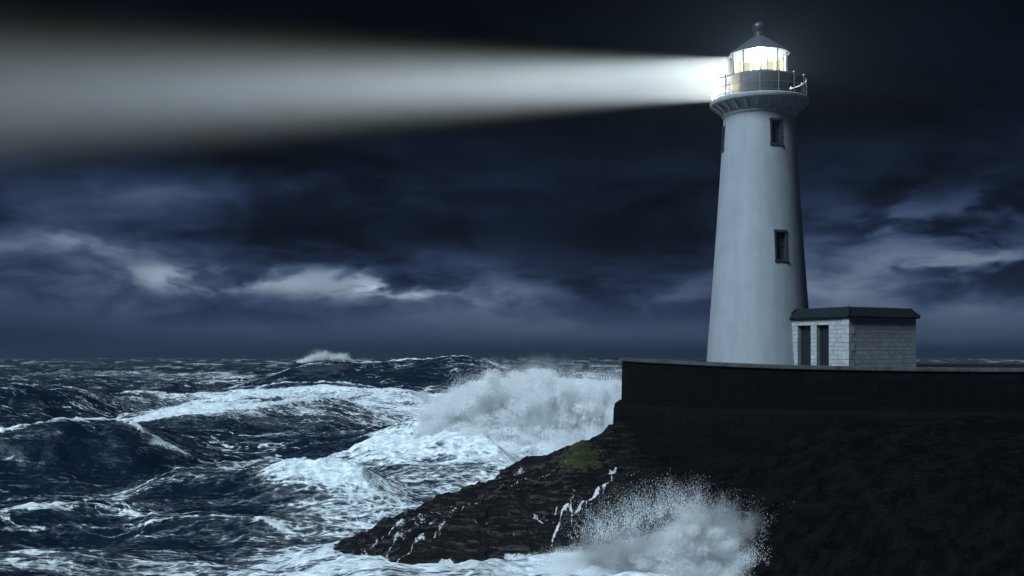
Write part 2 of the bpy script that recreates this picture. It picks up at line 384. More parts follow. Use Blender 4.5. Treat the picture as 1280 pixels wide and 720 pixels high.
# hipped slate roof with flat ridge, overhanging eaves
ov, ins, rh = .15, .62, .50
bm = bmesh.new()
def ring(o_, z): return [bm.verts.new((x, y, z)) for x, y in ((-o_, -o_), (WR+o_, -o_), (WR+o_, WL+o_), (-o_, WL+o_))]
r0 = ring(ov-.06, HH+.004); r1 = ring(ov, HH+.02); r2 = ring(ov, HH+.07); r3 = ring(-ins+.4, HH+rh); r4 = ring(-ins+.38, HH+rh+.03)
bm.faces.new(list(reversed(r0))); 
for a, b in ((r0, r1), (r1, r2), (r2, r3), (r3, r4)):
    for i in range(4): bm.faces.new((a[i], a[(i+1) % 4], b[(i+1) % 4], b[i]))
bm.faces.new(r4)
ro = obj('roof', bm, M['slate'], hut)
for i in range(4):
    bm = bmesh.new(); c0 = ((-ov, -ov), (WR+ov, -ov), (WR+ov, WL+ov), (-ov, WL+ov))[i]; o2 = -ins+.4; c1 = ((-o2, -o2), (WR+o2, -o2), (WR+o2, WL+o2), (-o2, WL+o2))[i]
    add_tube(bm, (*c0, HH+.10), (*c1, HH+rh+.03), .05, 6)
    obj('hip_cap', bm, M['slate'], ro)

# ------------------------------------------------------------------ platform: curved sea wall round the lighthouse
def catmull(pts, n):
    P_ = [np.array(p, float) for p in pts]; P_ = [2*P_[0]-P_[1]]+P_+[2*P_[-1]-P_[-2]]; o = []
    for i in range(1, len(P_)-2):
        for k in range(n):
            u = k/n; a, b, c, d = P_[i-1:i+3]
            o.append(.5*((2*b)+(c-a)*u+(2*a-5*b+4*c-d)*u*u+(3*b-a-3*c+d)*u**3))
    o.append(P_[-2]); return np.array(o)
ctrl = [(60, 78, 8.45), (40, 76, 8.45), (24, 73, 8.48), (14, 70.5, 8.60), (8.8, 67.5, 8.70), (6.4, 63.5, 8.78), (5.95, 59, 8.82), (6.8, 55.2, 8.76), (8.8, 52.6, 8.66), (12, 50.9, 8.53), (16.5, 49.4, 8.45), (22, 47.8, 8.42), (32, 45, 8.46), (50, 41, 8.45)]
path = catmull(ctrl, 10)
def offs(path, d):
    T = np.gradient(path[:, :2], axis=0); T /= np.linalg.norm(T, axis=1)[:, None]; Nn = np.stack([T[:, 1], -T[:, 0]], 1)   # outward (to the left of travel is inside)
    return path[:, :2]-Nn*d*-1
# outward test
_t = offs(path, 1.0); sgn = 1 if _t[60][0] < path[60][0] or _t[90][1] < path[90][1] else -1
def strip(prof, closed=False):   # prof: list of (offset outward, zfun)
    V_, F_ = [], []; n = len(path)
    for d, zf in prof:
        xy = offs(path, d*sgn); z = np.array([zf(k) for k in range(n)]); V_.append(np.column_stack([xy, z]))
    V_ = np.concatenate(V_); m = len(prof)
    for j in range(m-(0 if closed else 1)):
        j2 = (j+1) % m
        for k in range(n-1): F_.append((j*n+k, j*n+k+1, j2*n+k+1, j2*n+k))
    return V_, F_
def pathuv(o, n, m):
    me = o.data; uv = me.uv_layers.new(name='UVMap'); s = np.concatenate([[0], np.cumsum(np.linalg.norm(np.diff(path[:, :2], axis=0), axis=1))])
    for p in me.polygons:
        for li in p.loop_indices:
            vi = me.loops[li].vertex_index; uv.data[li].uv = (s[vi % n], me.vertices[vi].co.z)
sw = empty('stone_platform', (20, 58, 2)); tag(sw, 'dark curved stone sea wall and platform that carries the white lighthouse', 'platform')
def place(o): o.parent = sw; o.matrix_parent_inverse = sw.matrix_world.inverted(); return o
sw.matrix_world = __import__('mathutils').Matrix.Translation((20, 58, 2))
top = lambda k: path[k][2]
sc_path = len(path)
V_, F_ = strip([(0, lambda k: 5.9), (-.02, lambda k: 7.2), (-.05, lambda k: top(k)-.16)])
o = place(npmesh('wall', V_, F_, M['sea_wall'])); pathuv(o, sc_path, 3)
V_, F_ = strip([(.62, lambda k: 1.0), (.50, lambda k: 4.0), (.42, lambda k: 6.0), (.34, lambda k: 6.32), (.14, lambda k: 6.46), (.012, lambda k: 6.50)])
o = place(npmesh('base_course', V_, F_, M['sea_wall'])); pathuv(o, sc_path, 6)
V_, F_ = strip([(.04, lambda k: top(k)-.17), (.05, lambda k: top(k)-.02), (.02, lambda k: top(k)), (-.42, lambda k: top(k)+.01), (-.46, lambda k: top(k)-.03), (-.46, lambda k: ZF-.05)])
place(npmesh('coping', V_, F_, M['coping']))
xy = offs(path, -.4*sgn)
bm = bmesh.new(); bm.faces.new([bm.verts.new((x, y, ZF)) for x, y in xy]); bmesh.ops.recalc_face_normals(bm, faces=bm.faces)
bmesh.ops.triangulate(bm, faces=bm.faces); place(obj('deck', bm, M['deck']))

# ------------------------------------------------------------------ headland rock
coast = np.array([(-8.3, 50.8), (-7.4, 49.6), (-6.2, 48.7), (-4.6, 47.9), (-2.2, 48.4), (-.3, 50.0), (1.6, 51.0), (3.6, 50.2), (5.2, 47.8), (7.4, 45.6), (9.4, 42), (10.6, 38), (13, 33), (16, 28), (22, 22),
                  (70, 18), (70, 82), (30, 80), (14, 76), (7, 72), (3.6, 67), (2.5, 62.5), (.5, 59.5), (-2.6, 57.4), (-5.6, 54.8), (-8.6, 52.6)])
def sdist(X, Y, poly):
    d = np.full(X.shape, 1e9); ins_ = np.zeros(X.shape, bool); n = len(poly)
    for i in range(n):
        a, b = poly[i], poly[(i+1) % n]; e = b-a; wx, wy = X-a[0], Y-a[1]
        u = np.clip((wx*e[0]+wy*e[1])/(e@e), 0, 1); d = np.minimum(d, np.hypot(wx-e[0]*u, wy-e[1]*u))
        c = ((a[1] > Y) != (b[1] > Y)) & (X < (b[0]-a[0])*(Y-a[1])/((b[1]-a[1]) or 1e-9)+a[0]); ins_ ^= c
    return np.where(ins_, d, -d)
xs = np.concatenate([np.arange(-13, 12, .075), np.arange(12, 30, .15), np.arange(30, 71, 1.0)]); ysr = np.concatenate([np.arange(18, 38, .25), np.arange(38, 58, .075), np.arange(58, 84, .25)])
X, Y = np.meshgrid(xs, ysr)
wx = X+1.0*(fbm(X*.35, Y*.35, 4, 11)-.5)*1.6; wy = Y+1.0*(fbm(X*.35, Y*.35, 4, 23)-.5)*1.6
D = sdist(wx, wy, coast)
T = np.interp(X, [-10, -7.4, -4.6, .3, 3, 5.3, 9, 20, 70], [.5, 1.2, 2.55, 4.75, 5.35, 6.3, 6.5, 6.4, 6.2])
fl = np.interp(Y, [18, 36, 46, 50], [.62, .78, .96, 1.0])        # the ledge towards the viewer lies lower
T = np.where(X > 4, T*(fl+(1-fl)*np.clip((7-X)/3, 0, 1)), T)
T = T-1.7*sstep(57.5, 53.5, Y)*sstep(3.0, 5.5, X)*sstep(16, 9, X)
Z = T*(1-np.exp(-np.maximum(D, 0)/2.6))-.25+np.minimum(D, 0)*1.1
# strata: run down to the left along (.963,.27); steps and cracks
sa_ = X*.963+Y*.27; sb = -X*.27+Y*.963
wrp = fbm(X*.25, Y*.25, 3, 5)*2.2
st = sb*1.05+wrp+Z*.8
step = (st-np.floor(st)); stepf = np.floor(st)+sstep(.55, .95, step)
amp = np.clip(D/1.2, 0, 1)
Z += amp*(.34*(stepf-st)*-1.0+.34*(_h(np.floor(st), np.floor(st*0), 3)-.5))*.9
st2 = sb*2.6+wrp*2.2+fbm(sa_*.3, sb, 3, 6)*1.5; Z += amp*.20*(sstep(.6, .95, st2-np.floor(st2))-(st2-np.floor(st2)))*-1.0
blk = ridged(sa_*.42, sb*1.15+wrp*.6, 4, 31); Z += amp*(blk-.6)*.60
Z += amp*(fbm(sa_*1.3, sb*2.8, 4, 41)-.5)*.30
crk = ridged(sa_*.55+fbm(X, Y, 3, 7), sb*.5, 2, 51); Z -= amp*.5*sstep(.86, 1.0, crk)
Z += amp*(fbm(X*5, Y*5, 3, 61)-.5)*.12
# keep clear of the wall's foot
# foam runnels on the rock: water draining along the bedding and down two gullies
wash = np.zeros(X.shape)
def onrock(px, py):          # where a bearing meets the rock
    best = None
    for Yk in np.arange(44, 60, .1):
        xk, yk, zk = P(px, py, Yk); i = np.searchsorted(xs, xk); j = np.searchsorted(ysr, yk)
        if zk < Z[j, i]: return (xk, yk)
    return None
runs = [([(447, 692), (480, 670), (520, 652), (560, 640), (600, 620), (650, 602), (690, 590), (720, 575)], .10, .9), ([(497, 700), (515, 680), (545, 652)], .16, 1.0), ([(482, 697), (494, 675), (508, 668)], .18, .9),
        ([(560, 700), (600, 678), (650, 655), (700, 632), (760, 603), (790, 590)], .06, .7), ([(690, 686), (700, 660), (708, 640), (722, 634), (748, 620), (768, 600), (775, 590)], .15, 1.1), ([(690, 690), (698, 668)], .22, 1.0), ([(708, 640), (700, 632), (672, 632)], .07, .8),
        ([(728, 676), (738, 662), (755, 652)], .07, .9), ([(757, 665), (765, 650), (780, 640)], .10, .9), ([(640, 655), (652, 650), (655, 658)], .09, .8), ([(680, 590), (660, 582), (630, 575)], .06, .6), ([(440, 668), (470, 655), (500, 648)], .08, .7), ([(500, 640), (560, 612), (610, 592), (660, 570)], .05, .5)]
jx = (fbm(X*1.7, Y*1.7, 3, 71)-.5)*.9; jy = (fbm(X*1.7, Y*1.7, 3, 72)-.5)*.9
for pts, wd, st_ in runs:
    pp = [onrock(*p) for p in pts]; pp = [p for p in pp if p]
    for a, b in zip(pp, pp[1:]):
        a, b = np.array(a), np.array(b); e = b-a
        if e@e > 36 or e@e < 1e-4: continue
        u = np.clip(((X+jx-a[0])*e[0]+(Y+jy-a[1])*e[1])/(e@e), 0, 1); dd = np.hypot(X+jx-a[0]-e[0]*u, Y+jy-a[1]-e[1]*u)
        wash = np.maximum(wash, st_*np.exp(-(dd/wd/.75)**2))
lines = ridged(sa_*.13+fbm(X*.6, Y*.6, 3, 91)*.5, sb*.85+fbm(X*.8, Y*.8, 4, 92)*.9, 1, 90); wash = np.maximum(wash, .98*sstep(.90, .99, lines)*sstep(7, 2, X)*sstep(.38, .62, fbm(X*.5, Y*.8, 3, 95)))
skirt = np.exp(-np.maximum(Z-.02, 0)/.20)*sstep(8, 5.5, X)*sstep(.40, .60, fbm(X*1.1, Y*1.1, 4, 97))
wash = np.maximum(wash, skirt*1.0)
moss = np.exp(-(((X-3.4)/1.9)**2+((Y-54.3)/1.3)**2))
nx_, ny_ = len(xs), len(ysr); idx = np.arange(nx_*ny_).reshape(ny_, nx_)
F_ = np.stack([idx[:-1, :-1], idx[:-1, 1:], idx[1:, 1:], idx[1:, :-1]], -1).reshape(-1, 4)
keep = (Z.ravel()[F_].max(1) > -1.6); F_ = F_[keep]
Zr = Z.copy(); XR, YR = X, Y
m, t = mat('wet_black_rock'); M['rock'] = m
oc = t.n('ShaderNodeTexCoord').outputs['Object']
def attr(t, n): return t.n('ShaderNodeAttribute', attribute_name=n).outputs['Fac']
n = t.noise(oc, 1.4, 8, .65); nf = t.noise(oc, 11, 6, .65); cr = t.noise(t.scale(oc, (.38, 3.0, 3.4), (0, 0, R(-15))), 1.5, 7, .64)
c = t.mix(t.mr(n, .38, .62), (.0028, .0028, .0033), (.0078, .0074, .0078)); c = t.mix(t.mr(nf, .55, .7, 0, .6), c, (.019, .018, .019))
mo = t.mr(t.m('ADD', t.m('MULTIPLY', attr(t, 'moss'), .42), t.m('MULTIPLY', t.noise(oc, 3.4, 6, .72), .9)), .68, .86)
c = t.mix(t.m('MULTIPLY', t.mr(t.m('ADD', t.m('MULTIPLY', cr, .7), t.m('MULTIPLY', nf, .3)), .50, .60), t.m('MULTIPLY', attr(t, 'fleck'), .85)), c, t.mix(n, (.105, .086, .080), (.055, .050, .050)))
c = t.mix(mo, c, t.mix(nf, (.022, .030, .012), (.066, .074, .030)))
wa = attr(t, 'wash'); fo = t.mr(t.m('ADD', t.m('MULTIPLY', wa, .46), t.m('MULTIPLY', t.noise(oc, 8.0, 7, .78), .9)), .80, .90)
fleck = t.mr(t.noise(t.scale(oc, (1, 2.4, 2.4), (0, 0, R(15))), 7.0, 6, .78), t.m('SUBTRACT', .74, t.m('MULTIPLY', attr(t, 'fleck'), .09)), .75, 0, .6)
fo = t.m('MAXIMUM', fo, fleck)
c = t.mix(fo, c, (.80, .83, .85))
rg = t.mr(fo, 0, 1, .24, .8, 'LINEAR'); rg = t.m('MAXIMUM', rg, t.m('MULTIPLY', mo, .9))
t.out(t.n('ShaderNodeBsdfPrincipled', ins={'Base Color': c, 'Roughness': rg, 'Specular IOR Level': t.mr(attr(t, 'fleck'), 0, 1, .04, .22, 'LINEAR'), 'Normal': t.bump(t.m('ADD', cr, t.m('MULTIPLY', nf, .3)), 1.0, .30)}).outputs[0])
ho = npmesh('terrain', np.column_stack([X.ravel(), Y.ravel(), Z.ravel()]), F_, M['rock'], attrs={'wash': wash, 'moss': moss, 'fleck': sstep(8, 1, X)})
tag(ho, kind='structure')

# ------------------------------------------------------------------ the sea
dth = .0019
A = np.concatenate([np.arange(-PI, -.66, .035), np.arange(-.66, .60, dth), np.arange(.60, PI, .035)]); A = np.append(A, PI)
rs = [4.0]
while rs[-1] < 4600:
    r = rs[-1]; rs.append(r+(1.2 if r < 34 else max(.17, r*.0040) if r < 420 else r*.011))
rs = np.array(rs); AA, RR = np.meshgrid(A, rs); X = RR*np.sin(AA); Y = RR*np.cos(AA)
# swell: sharp-crested trains running towards the shore from the far left
H = np.zeros(X.shape); DX = np.zeros(X.shape); DY = np.zeros(X.shape)
wn = (fbm(X/60, Y/60, 3, 3)-.5)*16
trains = [(64, .95, -8), (41, .75, 14), (27, .55, -22), (18.5, .40, 6), (12.3, .28, 30), (8.6, .20, -16), (6.1, .14, 22), (4.2, .10, -34), (3.0, .065, 10), (2.1, .045, 40), (1.5, .03, -10)]
fade = sstep(60000, 0, RR)
for i, (lam, a, dg) in enumerate(trains):
    th = R(dg); dx, dy = math.sin(th), -math.cos(th); k = 2*PI/lam
    nse = fbm(X/lam*.55+i*9, Y/lam*.55, 3, 80+i); ph = k*(dx*(X+wn)+dy*(Y+wn))+6.5*nse
    res = np.clip(1.6-(RR*max(.004, .0019)*4/lam), 0, 1)
    aa = a*(.35+1.3*fbm(X/lam*.4, Y/lam*.3, 2, 120+i))*res
    H += aa*np.cos(ph); q_ = .95*aa; DX -= q_*dx*np.sin(ph); DY -= q_*dy*np.sin(ph)
H *= np.interp(RR, [0, 45, 110, 5000], [.55, .7, 1.0, 1.35])
foam = np.zeros(X.shape); calm = np.zeros(X.shape)
def wave(pts, wf, wb, fo=.0, front=.0, back=.0, flen=4, blen=8, sm=.8, seed=0):
    """a single big crest: pts = (px, py, distance) along the crest; wf/wb = widths of the steep front and the long back"""
    global H, foam, calm
    Q = catmull([(*P(*p),) for p in pts], 8); n = len(Q); best = np.full(X.shape, 1e9); hh = np.zeros(X.shape); sg = np.zeros(X.shape); uu = np.zeros(X.shape)
    bx = (X > Q[:, 0].min()-30) & (X < Q[:, 0].max()+30) & (Y > Q[:, 1].min()-30) & (Y < Q[:, 1].max()+60)
    x, y = X[bx], Y[bx]; x0_ = x; x = x+(fbm(x/9, y/9, 2, 200+seed)-.5)*3.0; y = y+(fbm(x0_/7, y/7, 2, 210+seed)-.5)*3.4+(fbm(x0_/2.2, y/2.2, 3, 215+seed)-.5)*.8
    b_ = np.full(x.shape, 1e9); h_ = np.zeros(x.shape); s_ = np.zeros(x.shape); u_ = np.zeros(x.shape)
    for i in range(n-1):
        a, c = Q[i], Q[i+1]; e = c[:2]-a[:2]; u = np.clip(((x-a[0])*e[0]+(y-a[1])*e[1])/(e@e), 0, 1)
        ddx, ddy = x-a[0]-e[0]*u, y-a[1]-e[1]*u; d = np.hypot(ddx, ddy); s = np.sign(e[0]*ddy-e[1]*ddx)
        mk = d < b_; b_ = np.where(mk, d, b_); h_ = np.where(mk, a[2]+(c[2]-a[2])*u, h_); s_ = np.where(mk, s, s_); u_ = np.where(mk, (i+u)/(n-1), u_)
    end = np.where((u_ <= 0) | (u_ >= 1), .35, 1.0)
    tp = sstep(0, .3, u_)*sstep(1, .7, u_)
    wfn = wf*(.8+.5*fbm(x/7, y/7, 2, 220+seed)); f = np.where(s_ > 0, np.exp(-(b_/wb)**1.05), np.exp(-(b_/wfn)**1.35))
    H[bx] = H[bx]*(1-.55*f*tp)+h_*f*tp
    tro = np.where(s_ < 0, np.exp(-((b_-wf*2.2)/(wf*1.1))**2), 0)*tp; H[bx] -= tro*.7*np.clip(h_/3, 0, 1)
    fm = fo*np.exp(-(b_/.55)**2)+np.where(s_ < 0, front*np.exp(-(b_/flen)**2), back*np.exp(-(b_/blen)))
    foam[bx] = np.maximum(foam[bx], fm*tp); dk = np.where(s_ < 0, np.exp(-((b_-wf)/(wf*.8))**2), 0)*tp*(1-min(1, front*1.5)); calm[bx] = np.maximum(calm[bx], dk)
wave([(-160, 566, 84), (-60, 552, 86), (40, 534, 88), (110, 524, 89), (160, 526, 90), (225, 538, 91), (330, 560, 92)], 4.2, 12, .8, .08, .50, 2.5, 9, .8, 1)
wave([(60, 620, 71), (170, 595, 72), (240, 577, 73), (300, 569, 73), (350, 573, 72), (430, 605, 70)], 3.0, 7, .3, .0, .22, 3, 5, .8, 2)
wave([(300, 590, 73), (350, 576, 72), (400, 574, 70), (450, 583, 68), (520, 610, 64)], 2.4, 6, .85, .74, .4, 3.6, 6, .8, 3)
wave([(360, 580, 77), (430, 556, 78), (490, 545, 79), (545, 540, 78), (610, 545, 76), (660, 556, 73), (730, 580, 71)], 3.2, 7, .9, .72, .5, 4.6, 8, .8, 4)
wave([(420, 524, 105), (520, 498, 104), (600, 482, 102), (660, 476, 100), (720, 477, 98), (780, 480, 96), (860, 486, 94), (930, 506, 92)], 5.5, 10, 1.2, 1.2, .8, 10, 9, .8, 5)
wave([(20, 532, 128), (140, 520, 130), (250, 508, 132), (350, 500, 136), (440, 496, 140), (560, 510, 140)], 6, 18, .8, .3, .95, 5, 14, .8, 6)
wave([(150, 506, 168), (300, 494, 172), (410, 488, 175), (520, 490, 170), (640, 505, 165)], 7, 18, .9, .6, .7, 8, 16, .8, 7)
wave([(200, 466, 240), (340, 456, 245), (420, 450, 250), (480, 449, 250), (560, 450, 245), (640, 455, 240), (720, 462, 235)], 14, 40, .9, .1, .4, 8, 12, .8, 8)
wave([(250, 484, 210), (360, 475, 212), (440, 474, 210), (540, 482, 208)], 8, 14, .8, .3, .5, 6, 10, .8, 9)
wave([(-120, 650, 57), (0, 636, 58), (90, 634, 60), (160, 646, 60), (250, 668, 58)], 2.2, 4.5, .45, .0, .3, 2, 3, .8, 10)
wave([(110, 668, 56), (190, 650, 57), (270, 644, 58), (340, 652, 57), (420, 676, 56)], 2.0, 4, .55, .0, .35, 2, 3, .8, 11)
wave([(-100, 488, 150), (0, 478, 155), (80, 478, 160), (180, 488, 160)], 6, 14, .5, .0, .15, 4, 6, .8, 12)
# foam carried on the surface, by place
def blob(px, py, wxp, wyp, v):
    global foam
    a0 = math.atan((px-640)/F); y0 = F*9/max(py-443, 3); dy = y0*wyp/max(py-443, 3)
    foam = np.maximum(foam, v*np.exp(-((AA-a0)/(wxp/F))**2-((RR*np.cos(AA)-y0)/dy)**2))
for b in [(640, 600, 190, 60, .56), (480, 640, 150, 45, .52), (360, 690, 120, 40, .56), (560, 520, 160, 30, .66), (400, 520, 170, 25, .52), (230, 690, 120, 30, .42), (60, 690, 110, 22, .42), (280, 512, 170, 12, .52),
          (120, 618, 150, 20, .36), (320, 610, 110, 22, .38), (60, 655, 90, 12, .36), (560, 700, 330, 22, .62), (800, 700, 230, 45, 1.0), (700, 590, 80, 60, .55), (350, 475, 240, 8, .42), (150, 470, 200, 5, .3), (1200, 448, 160, 3, .2)]: blob(*b)
# whitecaps where the swell peaks
Hn = H-(.2+.0*RR); cap = sstep(.95, 1.9, H)*(H < 2.6)*(RR > 40); foam = np.maximum(foam, cap*.5*sstep(.45, .6, fbm(X/16, Y/9, 3, 150)))
# wash against the rock
Ds = sdist(X[(RR < 110) & (np.abs(AA) < .8)], Y[(RR < 110) & (np.abs(AA) < .8)], coast); q_ = np.zeros(X.shape); q_[(RR < 110) & (np.abs(AA) < .8)] = np.where(Ds < 0, np.exp(Ds/1.6), 1)
foam = np.maximum(foam, q_*.60)
foam = np.maximum(foam, .13+.10*(fbm(X/30, Y/14, 3, 180)-.5)); foam *= 1-.75*calm
H += np.clip(foam, 0, 1)*(.75*(ridged(X*.5, Y*.8, 4, 160)-.6)+.42*(fbm(X*1.9, Y*2.2, 4, 165)-.5))*np.clip(260/RR, 0, 1)*np.where(RR < 60, .6, 1)
H += .10*(ridged(X*.8+fbm(X*.3, Y*.3, 2, 4)*2, Y*1.6, 3, 170)-.6)*np.clip(220/RR, 0, 1)
H = H*(1-.6*sstep(.2, .6, q_))+.30*q_+.35*q_*(fbm(X*.8, Y*.8, 4, 98)-.4)
ch = np.clip(1.2-foam, .2, 1)
far = 1-sstep(900, 4000, RR); H *= far
VX, VY, VZ = X+DX*ch, Y+DY*ch, H
nA, nR = len(A), len(rs); idx = np.arange(nA*nR).reshape(nR, nA)
F_ = np.stack([idx[:-1, :-1], idx[1:, :-1], idx[1:, 1:], idx[:-1, 1:]], -1).reshape(-1, 4)
cv = np.array([[0, 0, 0.0]]); Vs = np.column_stack([VX.ravel(), VY.ravel(), VZ.ravel()])
m, t = mat('storm_sea_water'); M['sea'] = m
oc = t.n('ShaderNodeTexCoord').outputs['Object']; fa = attr(t, 'foam')
rot = (0, 0, R(-14))
st1 = t.scale(oc, (.20, .85, .6), rot); wz = t.n('ShaderNodeTexNoise', ins={'Vector': st1, 'Scale': 1.1, 'Detail': 4.0}).outputs['Color']
dv = t.n('ShaderNodeVectorMath', operation='MULTIPLY_ADD', ins={0: wz, 1: (1.7, 1.7, .8), 2: st1}).outputs[0]
big = t.noise(dv, 1.0, 7, .60); fine = t.noise(t.scale(oc, (.7, 1.4, 1)), 2.6, 6, .64)
vo = t.n('ShaderNodeTexVoronoi', feature='DISTANCE_TO_EDGE', ins={'Vector': dv, 'Scale': 3.3}).outputs['Distance']
vo2 = t.n('ShaderNodeTexVoronoi', feature='DISTANCE_TO_EDGE', ins={'Vector': t.n('ShaderNodeVectorMath', operation='MULTIPLY_ADD', ins={0: t.n('ShaderNodeTexNoise', ins={'Vector': oc, 'Scale': 1.3, 'Detail': 4.0}).outputs['Color'], 1: (1.2, 1.2, 1.2), 2: t.scale(oc, (.6, 1, 1))}).outputs[0], 'Scale': 1.5}).outputs['Distance']
lace = t.m('SUBTRACT', 1.0, t.mr(vo, .0, .17)); lace2 = t.m('SUBTRACT', 1.0, t.mr(vo2, .0, .22))
pat = t.m('ADD', t.m('ADD', t.m('MULTIPLY', big, .70), t.m('MULTIPLY', fine, .26)), t.m('ADD', t.m('MULTIPLY', lace, .10), t.m('MULTIPLY', lace2, .08)))
lw_ = t.n('ShaderNodeTexNoise', ins={'Vector': oc, 'Scale': .16, 'Detail': 3.0}).outputs['Color']
ls = t.n('ShaderNodeVectorMath', operation='MULTIPLY_ADD', ins={0: lw_, 1: (2.5, 3.6, 1.5), 2: t.scale(oc, (.055, .55, .5), (0, 0, R(-10)))}).outputs[0]
sn = t.m('ABSOLUTE', t.m('SUBTRACT', t.noise(ls, 1.0, 5, .55), .5)); line = t.m('SUBTRACT', 1.0, t.mr(sn, .0, .035))
patch = t.mr(t.noise(oc, .11, 3, .5), .42, .62)
sumv = t.m('ADD', t.m('ADD', t.m('MULTIPLY', fa, .62), pat), t.m('MULTIPLY', t.m('MULTIPLY', line, patch), .27))
thick = t.mr(sumv, .755, .915); thin = t.mr(sumv, .62, .92, 0, .20)
fm = t.m('MAXIMUM', thick, thin)
water = (.004, .011, .024)
c = t.mix(fm, water, t.mix(t.mr(fine, .38, .62), (.52, .60, .65), (.92, .95, .96)))
rp = t.m('ADD', t.noise(t.scale(oc, (.5, 1.4, 1), rot), 1.6, 7, .62), t.m('MULTIPLY', t.noise(t.scale(oc, (1, 2, 1), rot), 7, 5, .6), .25))
nrm = t.bump(rp, .5, .24); nrm = t.bump(t.m('MULTIPLY', fm, fine), .7, .30, nrm)
t.out(t.n('ShaderNodeBsdfPrincipled', ins={'Base Color': c, 'Roughness': t.mr(fm, 0, .6, .14, .75, 'LINEAR'), 'IOR': 1.33, 'Specular IOR Level': .36, 'Normal': nrm}).outputs[0])
so = npmesh('sea', Vs, F_, M['sea'], attrs={'foam': foam}); tag(so, kind='structure')

# ------------------------------------------------------------------ spray thrown up by the breakers
m, t = mat('white_spray'); M['spray'] = m
df = t.n('ShaderNodeBsdfDiffuse', ins={0: (.97, .98, .985, 1)}); tl = t.n('ShaderNodeBsdfTranslucent', ins={0: (.97, .98, .985, 1)})
t.out(t.n('ShaderNodeMixShader', ins={0: .52, 1: df.outputs[0], 2: tl.outputs[0]}).outputs[0])
TET = np.array([(1, 1, 1), (1, -1, -1), (-1, 1, -1), (-1, -1, 1)])/math.sqrt(3); TF = np.array([(0, 1, 2), (0, 2, 3), (0, 3, 1), (1, 3, 2)])
def droplets(name, pts, rad, parent=None, stretch=1.0):
    n = len(pts); q = rng.normal(size=(n, 4)); q /= np.linalg.norm(q, axis=1)[:, None]; w_, x_, y_, z_ = q.T
    Rm = np.stack([1-2*(y_*y_+z_*z_), 2*(x_*y_-z_*w_), 2*(x_*z_+y_*w_), 2*(x_*y_+z_*w_), 1-2*(x_*x_+z_*z_), 2*(y_*z_-x_*w_), 2*(x_*z_-y_*w_), 2*(y_*z_+x_*w_), 1-2*(x_*x_+y_*y_)], -1).reshape(n, 3, 3)
    V_ = np.einsum('nij,kj->nki', Rm, TET)*rad[:, None, None]*np.array([1, 1, stretch])+pts[:, None, :]
    F_ = (TF[None]+4*np.arange(n)[:, None, None]).reshape(-1, 3)
    return npmesh(name, V_.reshape(-1, 3), F_, M['spray'], parent, smooth=False)
def jets(src, n_j, n_d, hfun, spread, lean, rad, wid, seed=0):
    """ballistic strands of droplets: thick and white low down, torn into beads at the top"""
    P_, S_ = [], []
    for k in range(n_j):
        u = rng.random(); b = src(u); h = hfun(u)*rng.uniform(.35, 1.0); a = rng.normal(0, spread, 3)
        s = rng.beta(1.1, 1.9, n_d); 
        x = b[0]+(lean[0]+a[0])*h*s; y = b[1]+(lean[1]+a[1])*h*s; z = b[2]+h*(1.9*s-.9*s*s)
        wv_ = (wid*(.25+.9*s))[:, None]; j = rng.normal(size=(n_d, 3))*wv_*np.array([1, .9, .55])
        P_.append(np.column_stack([x, y, z])+j); S_.append(rad*(1.15-.7*s)*rng.lognormal(0, .35, n_d))
    return np.concatenate(P_), np.concatenate(S_)
def poly(pts):
    Q = np.array(pts, float)
    def f(u):
        x = u*(len(Q)-1); i = min(int(x), len(Q)-2); return Q[i]+(Q[i+1]-Q[i])*(x-i)+np.append(rng.normal(0, .5, 2), 0)
    return f
def puffs(n_p, n_d, xr, yfun, zlo, ztop, rad, pr, power=1.0):
    P_, S_ = [], []
    for k in range(n_p):
        u = rng.random(); x = xr[0]+(xr[1]-xr[0])*u; lo = zlo(u); hi = ztop(u); v = rng.random()**power
        c = np.array([x, yfun(u)+rng.normal(0, 1.3)*pr*1.6, lo+(hi-lo)*v]); R_ = pr*rng.uniform(.5, 1.25)*(1.15-.5*v)
        d = rng.normal(size=(n_d, 3)); d *= (R_*rng.random(n_d)**.45/np.linalg.norm(d, axis=1))[:, None]*np.array([1.25, 1, .8])
        P_.append(c+d); S_.append(rad*rng.lognormal(0, .35, n_d))
    return np.concatenate(P_), np.concatenate(S_)
def mist(name, c, s, dens, parent, nscale=1.0, zf=1.0):
    """soft body of the spray: a lumpy closed volume of fine droplets"""
    m, t = mat('spray_mist'); oc = t.n('ShaderNodeTexCoord').outputs['Object']
    ln = t.n('ShaderNodeVectorMath', operation='LENGTH', ins={0: t.n('ShaderNodeVectorMath', operation='MULTIPLY', ins={0: oc, 1: (1/s[0], 1/s[1], 1/s[2])}).outputs[0]}).outputs['Value']
    d = t.m('ADD', t.m('SUBTRACT', 1.0, ln), t.m('MULTIPLY', t.m('SUBTRACT', t.noise(oc, nscale, 5, .62), .5), 1.5))
    t.out(t.n('ShaderNodeVolumePrincipled', ins={'Color': (.95, .97, 1, 1), 'Density': t.m('MULTIPLY', t.mr(d, .10, .95), dens), 'Anisotropy': .0}).outputs[0], True)
    bm = bmesh.new(); bmesh.ops.create_icosphere(bm, subdivisions=4, radius=1)
    for v in bm.verts: v.co = Vector((v.co.x*s[0], v.co.y*s[1], v.co.z*s[2]))
    o = obj('mist', bm, m, None); o.location = c; o.parent = parent; return o
